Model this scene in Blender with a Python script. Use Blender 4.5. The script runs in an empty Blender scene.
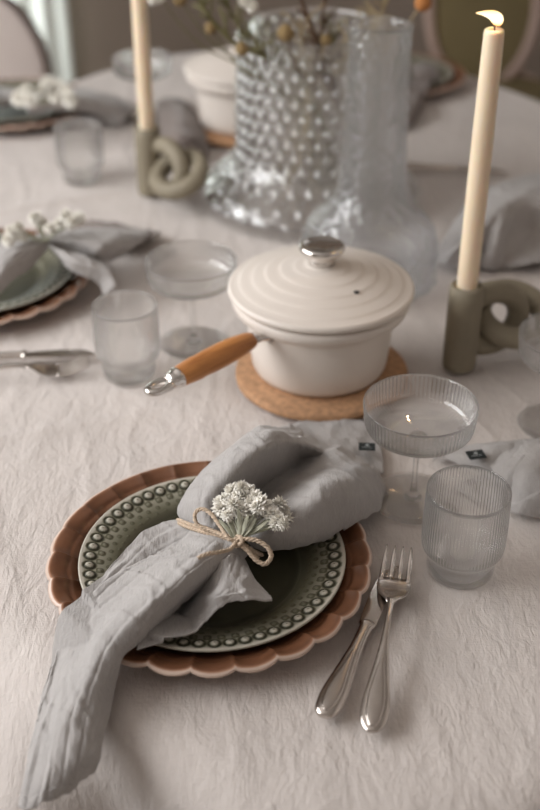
import bpy, bmesh, math, random
from math import sin, cos, pi, radians, atan2, hypot
from mathutils import Vector, Matrix, noise
random.seed(7)
S = bpy.context.scene
COL = S.collection
TZ = 0.75                       # table top height above the floor

# ------------------------------------------------------------------ camera
PITCH = radians(33.0); CAM_H = 0.66; FOC = 1125.0
cam_d = bpy.data.cameras.new('camera'); cam = bpy.data.objects.new('camera', cam_d); COL.objects.link(cam)
cam_d.sensor_fit = 'VERTICAL'; cam_d.sensor_height = 36.0; cam_d.lens = 50.0
cam_d.clip_start = 0.05; cam_d.clip_end = 50
cam.location = (0, 0, TZ + CAM_H); cam.rotation_euler = (pi / 2 - PITCH, 0, 0)
cam_d.dof.use_dof = True; cam_d.dof.focus_distance = 0.955; cam_d.dof.aperture_fstop = 3.2
S.camera = cam
# ------------------------------------------------------------------ world, daylight, exposure
w = bpy.data.worlds.new('daylight'); S.world = w; w.use_nodes = True
w.node_tree.nodes['Background'].inputs[0].default_value = (0.93, 0.97, 1.0, 1)
w.node_tree.nodes['Background'].inputs[1].default_value = 1.6

def area(name, loc, rot, sx, sy, power, color):
    l = bpy.data.lights.new(name, 'AREA'); l.shape = 'RECTANGLE'; l.size = sx; l.size_y = sy
    l.energy = power; l.color = color
    o = bpy.data.objects.new(name, l); COL.objects.link(o); o.location = loc; o.rotation_euler = rot
    return o
area('window_daylight', (-1.62, 0.90, 1.75), (0, -pi / 2, 0), 1.1, 2.0, 64, (1.0, 0.995, 1.0))
area('garden_window_daylight', (-1.17, 3.68, 0.80), (-pi / 2, 0, 0), 0.72, 1.15, 24, (0.95, 1.0, 0.98))
S.view_settings.view_transform = 'Standard'; S.view_settings.look = 'None'
S.view_settings.exposure = -0.38; S.view_settings.gamma = 1.0; S.view_settings.use_curve_mapping = False
try:
    S.cycles.transparent_max_bounces = 32; S.cycles.max_bounces = 14; S.cycles.transmission_bounces = 14
except Exception: pass

# ------------------------------------------------------------------ helpers
def gp(x, y, z=0.0):
    """photo pixel + height above the table -> place in the room (table-relative z)"""
    u = (x - 270) / FOC; v = -(y - 405) / FOC
    dx, dy, dz = u, cos(PITCH) + v * sin(PITCH), -sin(PITCH) + v * cos(PITCH)
    t = (z - CAM_H) / dz
    return Vector((dx * t, dy * t, z))

def link(o, parent=None):
    COL.objects.link(o)
    if parent is not None: o.parent = parent
    return o
def mesh_obj(name, verts, faces, mat, parent=None, smooth=True, mats=None, fmat=None, vcol=None):
    me = bpy.data.meshes.new(name); me.from_pydata([tuple(v) for v in verts], [], faces); me.update()
    for m in (mats or [mat]): me.materials.append(m)
    if fmat: me.polygons.foreach_set('material_index', fmat)
    if smooth: me.polygons.foreach_set('use_smooth', [True] * len(me.polygons))
    if vcol:
        a = me.attributes.new('glaze', 'FLOAT', 'POINT'); a.data.foreach_set('value', vcol)
    return link(bpy.data.objects.new(name, me), parent)
def thing(name, label, cat, loc=(0, 0, 0), rz=0.0, group=None):
    o = bpy.data.objects.new(name, None); COL.objects.link(o); o.empty_display_size = 0.02
    o.location = (loc[0], loc[1], loc[2] + TZ); o.rotation_euler = (0, 0, rz)
    return tag(o, label, cat, group)
def tag(o, label, cat, group=None, kind=None):
    if label: o['label'] = label
    if cat: o['category'] = cat
    if group: o['group'] = group
    if kind: o['kind'] = kind
    return o
def structure(o): o['kind'] = 'structure'; return o
def dup(root, label, loc, rz=0.0, group=None, scale=None):
    r = root.copy(); COL.objects.link(r); r.location = (loc[0], loc[1], loc[2] + TZ); r.rotation_euler = (0, 0, rz)
    r['label'] = label
    if group: r['group'] = group
    elif 'group' in r: del r['group']
    if scale: r.scale = scale
    for ch in list(root.children):
        c = ch.copy(); COL.objects.link(c); c.parent = r
        for g in ch.children:
            d = g.copy(); COL.objects.link(d); d.parent = c
    return r

class MB:
    """collects shapes into one mesh"""
    def __init__(s): s.v = []; s.f = []; s.a = []
    def add(s, verts, faces, a=None):
        n = len(s.v); s.v += [Vector(v) for v in verts]; s.f += [tuple(i + n for i in f) for f in faces]
        s.a += (a if a else [0.0] * len(verts))
    def grid(s, rows, close_u=False, cap0=False, cap1=False, a=None):
        n = len(rows); m = len(rows[0]); V = [p for r in rows for p in r]; F = []
        for i in range(n - 1):
            for j in range(m if close_u else m - 1):
                k = (j + 1) % m
                F.append((i * m + j, i * m + k, (i + 1) * m + k, (i + 1) * m + j))
        if cap0: F.append(tuple(range(m))[::-1])
        if cap1: F.append(tuple((n - 1) * m + j for j in range(m)))
        s.add(V, F, a)
    def lathe(s, prof, n=96, c=(0, 0), fr=None, ang0=0.0):
        rows = []
        for k, (r, z) in enumerate(prof):
            row = []
            for j in range(n):
                t = ang0 + 2 * pi * j / n
                rr, zz = (fr(r, z, t, k) if fr else (r, z))
                row.append(Vector((c[0] + rr * cos(t), c[1] + rr * sin(t), zz)))
            rows.append(row)
        s.grid(rows, True, prof[0][0] > 1e-5, prof[-1][0] > 1e-5)
    def tube(s, pts, rad, n=12, closed=False, flat=1.0, up=None):
        pts = [Vector(p) for p in pts]; N = len(pts)
        if not hasattr(rad, '__len__'): rad = [rad] * N
        up = Vector(up) if up else Vector((0, 0, 1)); rows = []; prev = None
        for i, p in enumerate(pts):
            if closed: t = pts[(i + 1) % N] - pts[i - 1]
            else: t = pts[min(i + 1, N - 1)] - pts[max(i - 1, 0)]
            t.normalize()
            if prev is None:
                s1 = t.cross(up)
                if s1.length < 1e-3: s1 = t.cross(Vector((1, 0, 0)))
            else: s1 = prev - t * prev.dot(t)
            s1.normalize(); prev = s1; s2 = s1.cross(t)
            rows.append([p + rad[i] * (cos(2 * pi * j / n) * s1 + flat * sin(2 * pi * j / n) * s2) for j in range(n)])
        if closed: rows.append(rows[0])
        s.grid(rows, True, not closed, not closed)
    def box(s, a, b, M=None):
        x0, y0, z0 = a; x1, y1, z1 = b
        V = [Vector(p) for p in ((x0, y0, z0), (x1, y0, z0), (x1, y1, z0), (x0, y1, z0), (x0, y0, z1), (x1, y0, z1), (x1, y1, z1), (x0, y1, z1))]
        if M: V = [M @ v for v in V]
        s.add(V, [(0, 3, 2, 1), (4, 5, 6, 7), (0, 1, 5, 4), (1, 2, 6, 5), (2, 3, 7, 6), (3, 0, 4, 7)])
    def build(s, name, mat, parent=None, smooth=True, attr=False, auto=None):
        o = mesh_obj(name, s.v, s.f, mat, parent, smooth, vcol=s.a if attr else None)
        if auto is not None:
            me = o.data; bm = bmesh.new(); bm.from_mesh(me)
            for e in bm.edges:
                if len(e.link_faces) == 2 and e.calc_face_angle(0) > radians(auto): e.smooth = False
            bm.to_mesh(me); bm.free()
        return o

def cr(p0, p1, p2, p3, t):
    return 0.5 * ((2 * p1) + (p2 - p0) * t + (2 * p0 - 5 * p1 + 4 * p2 - p3) * t * t + (3 * p1 - p0 - 3 * p2 + p3) * t ** 3)
def spline(pts, n, closed=False):
    pts = [Vector(p) if hasattr(p, '__len__') else p for p in pts]; N = len(pts); out = []
    segs = N if closed else N - 1
    for i in range(n if closed else n + 1):
        u = i / n * segs; k = min(int(u), segs - 1); t = u - k
        if closed: q = [pts[(k + d) % N] for d in (-1, 0, 1, 2)]
        else: q = [pts[max(0, min(N - 1, k + d))] for d in (-1, 0, 1, 2)]
        out.append(cr(*q, t))
    return out
def smoothstep(a, b, x):
    t = max(0.0, min(1.0, (x - a) / (b - a))); return t * t * (3 - 2 * t)

# ------------------------------------------------------------------ materials
def nodes(name):
    m = bpy.data.materials.new(name); m.use_nodes = True
    nt = m.node_tree; return m, nt, nt.nodes['Principled BSDF']
def texco(nt, scale=(1, 1, 1), kind='Object', rot=(0, 0, 0)):
    tc = nt.nodes.new('ShaderNodeTexCoord'); mp = nt.nodes.new('ShaderNodeMapping')
    mp.inputs['Scale'].default_value = scale; mp.inputs['Rotation'].default_value = rot
    nt.links.new(tc.outputs[kind], mp.inputs[0]); return mp.outputs[0]
def noise_n(nt, vec, scale, detail=3, rough=0.5, dist=0.0):
    n = nt.nodes.new('ShaderNodeTexNoise'); n.inputs['Scale'].default_value = scale; n.inputs['Detail'].default_value = detail
    n.inputs['Roughness'].default_value = rough; n.inputs['Distortion'].default_value = dist
    nt.links.new(vec, n.inputs['Vector']); return n.outputs[0]
def ramp(nt, fac, stops):
    r = nt.nodes.new('ShaderNodeValToRGB'); e = r.color_ramp.elements
    while len(e) < len(stops): e.new(0.5)
    for i, (p, c) in enumerate(stops): e[i].position = p; e[i].color = (*c, 1)
    nt.links.new(fac, r.inputs[0]); return r.outputs[0]
def math_n(nt, op, a, b=None):
    m = nt.nodes.new('ShaderNodeMath'); m.operation = op
    for i, q in enumerate((a, b)):
        if q is None: continue
        if isinstance(q, (int, float)): m.inputs[i].default_value = q
        else: nt.links.new(q, m.inputs[i])
    return m.outputs[0]
def bump(nt, b, h, strength, dist):
    n = nt.nodes.new('ShaderNodeBump'); n.inputs['Strength'].default_value = strength; n.inputs['Distance'].default_value = dist
    nt.links.new(h, n.inputs['Height']); nt.links.new(n.outputs[0], b.inputs['Normal']); return n
def plain(name, col, rough=0.5, metal=0.0, var=0.12, vscale=8.0, bstr=0.0, bscale=60.0, spec=0.5, coat=0.0):
    m, nt, b = nodes(name)
    v = texco(nt); f = noise_n(nt, v, vscale, 4)
    c = ramp(nt, f, [(0.3, tuple(x * (1 - var) for x in col)), (0.7, tuple(min(1, x * (1 + var)) for x in col))])
    nt.links.new(c, b.inputs['Base Color']); b.inputs['Roughness'].default_value = rough; b.inputs['Metallic'].default_value = metal
    b.inputs['Specular IOR Level'].default_value = spec
    if coat: b.inputs['Coat Weight'].default_value = coat; b.inputs['Coat Roughness'].default_value = 0.12
    if bstr: bump(nt, b, noise_n(nt, v, bscale, 4), bstr, 0.002)
    return m
def linen(name, col, wr=0.35, weave=0.25, var=0.08, wdist=0.006, rot=0.35, wscale=14):
    m, nt, b = nodes(name)
    v = texco(nt); v1 = texco(nt, (2.4, 1.1, 1), rot=(0, 0, rot)); v2 = texco(nt, (900, 60, 200)); v3 = texco(nt, (60, 900, 200))
    big = noise_n(nt, v, 6, 4, 0.6)
    th = math_n(nt, 'ADD', noise_n(nt, v2, 1, 2), noise_n(nt, v3, 1, 2))
    cm = math_n(nt, 'ADD', math_n(nt, 'MULTIPLY', big, 0.6), math_n(nt, 'MULTIPLY', th, 0.2))
    c = ramp(nt, cm, [(0.35, tuple(x * (1 - var) for x in col)), (0.65, tuple(min(1, x * (1 + var)) for x in col))])
    nt.links.new(c, b.inputs['Base Color']); b.inputs['Roughness'].default_value = 0.92
    b.inputs['Specular IOR Level'].default_value = 0.15; b.inputs['Sheen Weight'].default_value = 0.25; b.inputs['Sheen Roughness'].default_value = 0.5
    wrk = noise_n(nt, v1, wscale, 5, 0.62, 0.6); fine = noise_n(nt, v1, wscale * 3.2, 3, 0.6, 1.0)
    n1 = bump(nt, b, math_n(nt, 'ADD', wrk, math_n(nt, 'MULTIPLY', fine, 0.35)), wr, wdist)
    n2 = nt.nodes.new('ShaderNodeBump'); n2.inputs['Strength'].default_value = weave; n2.inputs['Distance'].default_value = 0.0008
    nt.links.new(th, n2.inputs['Height']); nt.links.new(n1.outputs[0], n2.inputs['Normal']); nt.links.new(n2.outputs[0], b.inputs['Normal'])
    return m
def glass(name, tint=(0.97, 0.975, 0.97), refl=1.0, refr=0.0, rough=0.02, ior=1.45, frost=0.0, bscale=0, bstr=0.3):
    m = bpy.data.materials.new(name); m.use_nodes = True; nt = m.node_tree; nt.nodes.clear()
    out = nt.nodes.new('ShaderNodeOutputMaterial'); tr = nt.nodes.new('ShaderNodeBsdfTransparent'); tr.inputs[0].default_value = (*tint, 1)
    gl = nt.nodes.new('ShaderNodeBsdfGlossy'); gl.inputs['Roughness'].default_value = rough; gl.inputs[0].default_value = (1, 1, 1, 1)
    lw = nt.nodes.new('ShaderNodeLayerWeight'); lw.inputs[0].default_value = 0.5
    fres = math_n(nt, 'ADD', math_n(nt, 'MULTIPLY', math_n(nt, 'POWER', lw.outputs['Facing'], 4.0), 0.85), 0.035)
    mx = nt.nodes.new('ShaderNodeMixShader'); base = tr.outputs[0]
    nrm = None
    if bscale:
        bn = nt.nodes.new('ShaderNodeBump'); bn.inputs['Strength'].default_value = bstr; bn.inputs['Distance'].default_value = 0.004
        nt.links.new(noise_n(nt, texco(nt), bscale, 2), bn.inputs['Height']); nrm = bn.outputs[0]
    if refr > 0:
        rf = nt.nodes.new('ShaderNodeBsdfGlass'); rf.inputs['IOR'].default_value = ior; rf.inputs['Roughness'].default_value = 0.0
        rf.inputs[0].default_value = (*tint, 1)
        m2 = nt.nodes.new('ShaderNodeMixShader'); m2.inputs[0].default_value = refr
        nt.links.new(base, m2.inputs[1]); nt.links.new(rf.outputs[0], m2.inputs[2]); base = m2.outputs[0]
        if nrm: nt.links.new(nrm, rf.inputs['Normal'])
    if frost > 0:
        df = nt.nodes.new('ShaderNodeBsdfTranslucent'); df.inputs[0].default_value = (0.9, 0.9, 0.9, 1)
        d2 = nt.nodes.new('ShaderNodeBsdfDiffuse'); d2.inputs[0].default_value = (0.9, 0.9, 0.9, 1)
        a1 = nt.nodes.new('ShaderNodeMixShader'); a1.inputs[0].default_value = 0.5
        nt.links.new(df.outputs[0], a1.inputs[1]); nt.links.new(d2.outputs[0], a1.inputs[2])
        m3 = nt.nodes.new('ShaderNodeMixShader'); m3.inputs[0].default_value = frost
        nt.links.new(base, m3.inputs[1]); nt.links.new(a1.outputs[0], m3.inputs[2]); base = m3.outputs[0]
    if nrm: nt.links.new(nrm, gl.inputs['Normal']); nt.links.new(nrm, lw.inputs['Normal'])
    nt.links.new(math_n(nt, 'MULTIPLY', fres, refl), mx.inputs[0]); nt.links.new(base, mx.inputs[1]); nt.links.new(gl.outputs[0], mx.inputs[2])
    nt.links.new(mx.outputs[0], out.inputs[0]); return m
def wood(name, c1, c2, scale=(1, 1, 12), rough=0.45, wscale=22):
    m, nt, b = nodes(name); v = texco(nt, scale)
    f = noise_n(nt, v, wscale, 6, 0.65, 0.8)
    nt.links.new(ramp(nt, f, [(0.32, c1), (0.66, c2)]), b.inputs['Base Color']); b.inputs['Roughness'].default_value = rough
    bump(nt, b, f, 0.15, 0.001); return m
def emit(name, stops, strength):
    m = bpy.data.materials.new(name); m.use_nodes = True; nt = m.node_tree; nt.nodes.clear()
    out = nt.nodes.new('ShaderNodeOutputMaterial'); e = nt.nodes.new('ShaderNodeEmission'); e.inputs[1].default_value = strength
    tc = nt.nodes.new('ShaderNodeTexCoord'); sp = nt.nodes.new('ShaderNodeSeparateXYZ'); nt.links.new(tc.outputs['Generated'], sp.inputs[0])
    nt.links.new(ramp(nt, sp.outputs[2], stops), e.inputs[0]); nt.links.new(e.outputs[0], out.inputs[0]); return m

M_CLOTH = linen('tablecloth_linen', (0.60, 0.545, 0.51), wr=0.66, weave=0.35, wdist=0.005, rot=0.25, wscale=17)
M_NAP = linen('grey_linen', (0.40, 0.378, 0.365), wr=0.65, weave=0.6, wdist=0.003, rot=0.8, wscale=30, var=0.1)
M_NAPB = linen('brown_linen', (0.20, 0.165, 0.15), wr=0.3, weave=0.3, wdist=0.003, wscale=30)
M_WALL = plain('taupe_wall', (0.29, 0.232, 0.19), 0.9, var=0.04, vscale=2)
M_WALLP = plain('pale_wall', (0.58, 0.53, 0.49), 0.9, var=0.03, vscale=2)
M_FLOOR = wood('dark_floorboards', (0.12, 0.09, 0.065), (0.22, 0.17, 0.125), (10, 1, 1), 0.5, 6)
M_CEIL = plain('ceiling_paint', (0.55, 0.51, 0.48), 0.95, var=0.03)
M_CURT = plain('sheer_curtain_cloth', (0.85, 0.86, 0.84), 0.9, var=0.03)
M_TRIM = plain('white_trim', (0.6, 0.58, 0.55), 0.6, var=0.04)
M_IVORY = plain('ivory_enamel', (0.70, 0.635, 0.575), 0.38, var=0.02, spec=0.4)
M_IVORYLIP = plain('ivory_enamel_lip', (0.66, 0.63, 0.60), 0.3, var=0.02)
M_STEEL = plain('polished_steel', (0.72, 0.69, 0.66), 0.12, 1.0, var=0.02)
M_SILVER = plain('worn_silver', (0.62, 0.57, 0.53), 0.2, 1.0, var=0.08, vscale=60, bstr=0.06, bscale=300)
M_HANDLE = wood('oiled_beech', (0.34, 0.125, 0.034), (0.58, 0.25, 0.075), (3, 30, 30), 0.4, 4)
M_CORK = plain('cork_board', (0.46, 0.26, 0.14), 0.85, var=0.25, vscale=160, bstr=0.3, bscale=240)
M_SAGE = plain('sage_ceramic', (0.24, 0.205, 0.145), 0.62, var=0.06, vscale=30)
M_WAX = plain('cream_wax', (0.82, 0.68, 0.50), 0.5, var=0.03)
for mm in (M_WAX,):
    b = mm.node_tree.nodes['Principled BSDF']; b.inputs['Subsurface Weight'].default_value = 0.5
    b.inputs['Subsurface Radius'].default_value = (0.02, 0.012, 0.006); b.inputs['Subsurface Scale'].default_value = 0.6
M_TWINE = plain('jute_twine', (0.56, 0.44, 0.33), 0.95, var=0.3, vscale=400, bstr=0.5, bscale=900)
M_PETAL = plain('white_petal', (0.90, 0.87, 0.80), 0.8, var=0.08, vscale=200)
M_STAMEN = plain('flower_heart', (0.42, 0.38, 0.22), 0.8, var=0.2, vscale=200)
M_LEAF = plain('pale_sage_leaf', (0.44, 0.44, 0.34), 0.75, var=0.2, vscale=90)
M_STEMG = plain('olive_stem', (0.16, 0.145, 0.06), 0.8, var=0.25, vscale=60)
M_STEMB = plain('brown_stem', (0.10, 0.055, 0.03), 0.8, var=0.25, vscale=60)
M_STRAW = plain('straw_stem', (0.42, 0.33, 0.19), 0.8, var=0.2, vscale=60)
M_BUD = plain('dried_yellow_bud', (0.25, 0.17, 0.075), 0.9, var=0.35, vscale=400, bstr=0.8, bscale=500)
M_BUDO = plain('orange_bud', (0.42, 0.17, 0.05), 0.9, var=0.3, vscale=300, bstr=0.6, bscale=400)
M_TAG = plain('black_label_cloth', (0.012, 0.016, 0.016), 0.85, var=0.2, vscale=500)
M_TAGW = plain('label_thread', (0.35, 0.37, 0.37), 0.85)
M_HOLE = plain('steam_hole_dark', (0.01, 0.01, 0.01), 0.9)
M_WICK = plain('burnt_wick', (0.02, 0.015, 0.01), 0.95)
M_CHAIRW = plain('pink_brown_wood', (0.42, 0.30, 0.25), 0.5, var=0.12)
M_CHAIRP = plain('olive_upholstery', (0.17, 0.132, 0.062), 0.9, var=0.1)
M_CHAIRD = plain('dark_brown_bentwood', (0.05, 0.02, 0.01), 0.4, var=0.2)
M_CHAIRL = plain('pale_pink_upholstery', (0.86, 0.77, 0.73), 0.9, var=0.03)
M_TABLEW = wood('table_wood', (0.2, 0.12, 0.07), (0.3, 0.2, 0.12))
G_THIN = glass('clear_thin_glass', tint=(.997, .997, .994), refl=.8, frost=0.01, refr=.5)
G_RIB = glass('ribbed_thin_glass', tint=(.997, .997, .994), refl=.9, frost=0.04, refr=.55)
G_HOB = glass('hobnail_glass', tint=(0.985, 0.985, 0.98), refl=2.2, refr=0.6, frost=0.04, ior=1.5)
G_ICE = glass('rippled_glass', tint=(0.98, 0.985, 0.99), refl=.9, refr=0.35, frost=0.04, bscale=90, bstr=0.8)
G_PANE = glass('window_glass', refl=0.6)

# plate glazes driven by a per-point glaze-thickness value
def glaze(name, stops, rough, nscale, namt):
    m, nt, b = nodes(name); at = nt.nodes.new('ShaderNodeAttribute'); at.attribute_name = 'glaze'
    v = texco(nt); f = noise_n(nt, v, nscale, 5, 0.6)
    s = math_n(nt, 'ADD', at.outputs['Fac'], math_n(nt, 'MULTIPLY', math_n(nt, 'SUBTRACT', f, 0.5), namt))
    nt.links.new(ramp(nt, s, stops), b.inputs['Base Color']); b.inputs['Roughness'].default_value = rough
    bump(nt, b, noise_n(nt, v, 120, 2), 0.05, 0.001); b.inputs['Specular IOR Level'].default_value = 0.38
    return m
M_GREEN = glaze('sage_green_glaze', [(0.0, (0.035, 0.034, 0.020)), (0.35, (0.115, 0.108, 0.070)), (0.5, (0.215, 0.205, 0.152)), (0.75, (0.38, 0.36, 0.295)), (1.0, (0.60, 0.55, 0.48))], 0.42, 40, 0.12)
M_BROWN = glaze('brown_reactive_glaze', [(0.0, (0.045, 0.018, 0.009)), (0.4, (0.115, 0.048, 0.024)), (0.65, (0.21, 0.094, 0.050)), (0.88, (0.42, 0.23, 0.15)), (1.0, (0.60, 0.46, 0.38))], 0.28, 70, 0.22)

# ------------------------------------------------------------------ room shell
X0, X1, Y0, Y1, ZC = -1.65, 1.75, -1.3, 3.65, 2.5
def boxobj(name, a, b, mat): mb = MB(); mb.box(a, b); return structure(mb.build(name, mat, None, False))
boxobj('floor', (X0 - .1, Y0 - .1, -.06), (X1 + .1, Y1 + .1, 0), M_FLOOR)
boxobj('ceiling', (X0 - .1, Y0 - .1, ZC), (X1 + .1, Y1 + .1, ZC + .06), M_CEIL)
boxobj('wall_right', (X1, Y0, 0), (X1 + .1, Y1, ZC), M_WALLP)
boxobj('wall_near', (X0 - .1, Y0 - .1, 0), (X1 + .1, Y0, ZC), M_WALLP)
mb = MB(); wy0, wy1, wz0, wz1 = -0.15, 1.95, 1.15, 2.35
mb.box((X0 - .1, Y0, 0), (X0, wy0, ZC)); mb.box((X0 - .1, wy1, 0), (X0, Y1, ZC))
mb.box((X0 - .1, wy0, 0), (X0, wy1, wz0)); mb.box((X0 - .1, wy0, wz1), (X0, wy1, ZC))
structure(mb.build('wall_left', M_WALLP, None, False))
gx0, gx1, gz0, gz1 = -1.55, -0.79, 0.2, 1.42
mb = MB(); mb.box((X0 - .1, Y1, 0), (gx0, Y1 + .1, ZC)); mb.box((gx1, Y1, 0), (X1 + .1, Y1 + .1, ZC))
mb.box((gx0, Y1, 0), (gx1, Y1 + .1, gz0)); mb.box((gx0, Y1, gz1), (gx1, Y1 + .1, ZC))
structure(mb.build('wall_far', M_WALL, None, False))
boxobj('baseboard_far', (gx1 + .05, Y1 - .02, 0), (X1, Y1, .12), M_WALL)
def window(name, axis, lo, hi, z0, z1, at_):
    w = bpy.data.objects.new(name, None); COL.objects.link(w); structure(w)
    w.location = (at_, (lo + hi) / 2, z0) if axis == 'x' else ((lo + hi) / 2, at_, z0)
    L = (hi - lo) / 2; H = z1 - z0; fb = MB(); pb = MB(); t = .05
    def bx(m, u0, u1, a, b, d0, d1):
        if axis == 'x': m.box((d0, u0, a), (d1, u1, b))
        else: m.box((u0, d0, a), (u1, d1, b))
    for u0, u1, a, b in ((-L, -L + t, 0, H), (L - t, L, 0, H), (-L, L, 0, t), (-L, L, H - t, H), (-.02, .02, 0, H)):
        bx(fb, u0, u1, a, b, -.03, .02)
    bx(pb, -L + t, L - t, t, H - t, -.012, -.006)
    fb.build('window_frame', M_TRIM, w, False); pb.build('pane', G_PANE, w, False)
    return w
window('window_1', 'x', wy0, wy1, wz0, wz1, X0 - .05)
window('window_2', 'y', gx0, gx1, gz0, gz1, Y1 + .06)
# sheer curtain before the garden window
cur = thing('sheer_curtain', 'floor length white curtain hanging at the bright window behind the pale chair', 'curtain', (-1.085, 3.56, -TZ))
rows = []
for k in range(30):
    z = .02 + 1.52 * k / 29
    rows.append([Vector((-.46 + .92 * j / 200, .022 * sin(j * .42 + .4 * sin(z * 2)) + .008 * sin(j * .17), z)) for j in range(201)])
mb = MB(); mb.grid(rows); c = mb.build('fabric', M_CURT, cur)
nt = M_CURT.node_tree; pb_ = nt.nodes['Principled BSDF']; tl = nt.nodes.new('ShaderNodeBsdfTranslucent'); tl.inputs[0].default_value = (.93, .95, .92, 1)
mx = nt.nodes.new('ShaderNodeMixShader'); mx.inputs[0].default_value = .6; o_ = [n for n in nt.nodes if n.type == 'OUTPUT_MATERIAL'][0]
nt.links.new(pb_.outputs[0], mx.inputs[1]); nt.links.new(tl.outputs[0], mx.inputs[2]); nt.links.new(mx.outputs[0], o_.inputs[0])
mb = MB(); mb.tube([(-.5, 0, 1.56), (.5, 0, 1.56)], .012); mb.build('rod', M_CHAIRD, cur)

# ------------------------------------------------------------------ table and cloth
TC = (0.04, 1.455); TA, TB, TE, TR = 0.60, 0.965, 2.1, radians(2.5)
def tpoint(th, k=0.0):
    c, s_ = cos(th - TR), sin(th - TR); r = (abs(c / (TA + k)) ** TE + abs(s_ / (TB + k)) ** TE) ** (-1 / TE)
    return r * (1 - .085 * math.exp(-(((th % (2 * pi)) - radians(247)) / radians(20)) ** 2))
table = thing('dining_table', 'oval dining table hidden under the linen tablecloth', 'table', (TC[0], TC[1], -TZ))
mb = MB(); n = 160
rows = [[Vector((tpoint(2 * pi * j / n, -.012) * f * cos(2 * pi * j / n), tpoint(2 * pi * j / n, -.012) * f * sin(2 * pi * j / n), z)) for j in range(n)] for f, z in ((1, TZ - .034), (1, TZ - .0045))]
mb.grid(rows, True, True, True); mb.build('tabletop', M_TABLEW, table, False)
for sx in (-1, 1):
    for sy in (-1, 1):
        mb = MB(); mb.lathe([(.022, 0), (.03, .3), (.035, .715)], 24, (sx * .33, sy * .6)); mb.build('leg', M_TABLEW, table)

def cloth_h(x, y):
    """soft rolls of the laid cloth (metres above the wood)"""
    h = 0.0007 * noise.noise((x * 9, y * 5, 1)) + 0.0006 * noise.noise((x * 26 + y * 8, y * 9, 4))
    h += 0.0010 * max(0, 1 - abs(noise.noise((x * 14 + y * 3, y * 4, 9))) * 7)      # creases
    # two long creases at the far left, as ironed folds
    for (ax, ay, bx, by, a, wd) in ((-.42, 1.53, -.22, 1.62, .004, .010), (-.45, 1.44, -.25, 1.47, .0025, .01), (-.3, .95, -.14, 1.0, .0016, .01)):
        d = Vector((bx - ax, by - ay)); L = d.length; d /= L; q = Vector((x - ax, y - ay)); u = q.dot(d); v = q.x * d.y - q.y * d.x
        f = smoothstep(-.05, .05, u) * (1 - smoothstep(L - .05, L + .05, u)); h += a * f * math.exp(-(v / wd) ** 2)
    return min(.0055, max(-.0018, h))
mb = MB(); NA = 1100; rows = []; NR = 150
for i in range(NR + 1):
    f = i / NR; row = []
    for j in range(NA):
        th = 2 * pi * j / NA; r = tpoint(th, -.022) * f; x, y = TC[0] + r * cos(th), TC[1] + r * sin(th)
        row.append(Vector((x, y, TZ - .0025 + cloth_h(x, y))))
    rows.append(row)
for i in range(1, 46):
    t = i / 45; row = []
    for j in range(NA):
        th = 2 * pi * j / NA; r0 = tpoint(th, -.022)
        s_ = t * .42                                           # arc length past the top
        R = .045
        if s_ < R * pi / 2: a = s_ / R; dr = R * sin(a); dz = -R * (1 - cos(a))
        else: dr = R; dz = -R - (s_ - R * pi / 2)
        fold = (sin(th * 17 + 1.2 * sin(th * 3) + .9) * .5 + .5) ** 1.4 + .35 * sin(th * 31 + 2)
        amp = smoothstep(-.01, .22, s_)
        dr += amp * .085 * fold + .10 * s_
        dz += -.006 * smoothstep(0, .05, s_) * sin(th * 13)
        r = r0 + dr; x, y = TC[0] + r * cos(th), TC[1] + r * sin(th)
        row.append(Vector((x, y, TZ - .0025 + dz + cloth_h(x, y) * (1 - t))))
    rows.append(row)
mb.grid(rows, True); cl = mb.build('tablecloth', M_CLOTH)
tag(cl, 'pale pinkish beige crinkled linen tablecloth covering the whole table and falling over its edge', 'tablecloth')

# ------------------------------------------------------------------ plates
def make_charger():
    t = thing('charger_plate', 'brown glazed scalloped charger plate under the nearest green dinner plate', 'plate', (-.052, .746, .0), 0)
    NL = 25; n = NL * 20; R = .139; mb = MB(); rows = []; A = []
    def prof(f):  # radius fraction -> z
        return .0045 + .018 * smoothstep(.62, 1.02, f) ** 1.0
    M_ = 84
    for i in range(M_ + 1):
        f = i / M_; row = []
        for j in range(n):
            th = 2 * pi * j / n; sc = abs(cos(NL * th / 2)); lobe = sc ** .7
            e = smoothstep(.60, 1, f); Rr = R * (1 - .025 * (1 - lobe) * e); r = Rr * f
            ring = abs(cos(f * pi * 8.5)) if f > .5 else 1
            z = prof(f) - .0032 * (1 - smoothstep(0, .55, 1 - sc) ** 0 ) + .0030 * (1 - lobe) * e * .9 - .0016 * (1 - ring) ** 3 * e
            row.append(Vector((r * cos(th), r * sin(th), z)))
            g = .50 + .13 * (lobe - .6) - .20 * smoothstep(.93, .80, f) * smoothstep(.6, .75, f) * .4
            g += .11 * (1 - smoothstep(.0, .22, sc)) * e + .10 * noise.noise((r * cos(th) * 30, r * sin(th) * 30, 2)) + .12 * noise.noise((f * 26, th * 3, 7)) * e + .14 * max(0, (1 - ring) - .75) / .25 * e
            g += .42 * smoothstep(.975, 1.0, f)
            A.append(g)
        rows.append(row)
    for k, (dr, dz) in enumerate(((.0016, -.0008), (.0014, -.0026), (-.001, -.0036))):
        rows.append([Vector((p.x * (1 + dr / R), p.y * (1 + dr / R), p.z + dz)) for p in rows[M_]]); A += [1.0] * n
    for f, z in ((.85, .0085), (.66, .0005), (.6, .0005), (.58, .0022), (0.02, .0022)):
        rows.append([Vector((R * f * cos(2 * pi * j / n), R * f * sin(2 * pi * j / n), z)) for j in range(n)]); A += [.5] * n
    mb.grid(rows, True, False, True, A); mb.build('glazed_body', M_BROWN, t, attr=True)
    return t
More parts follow.
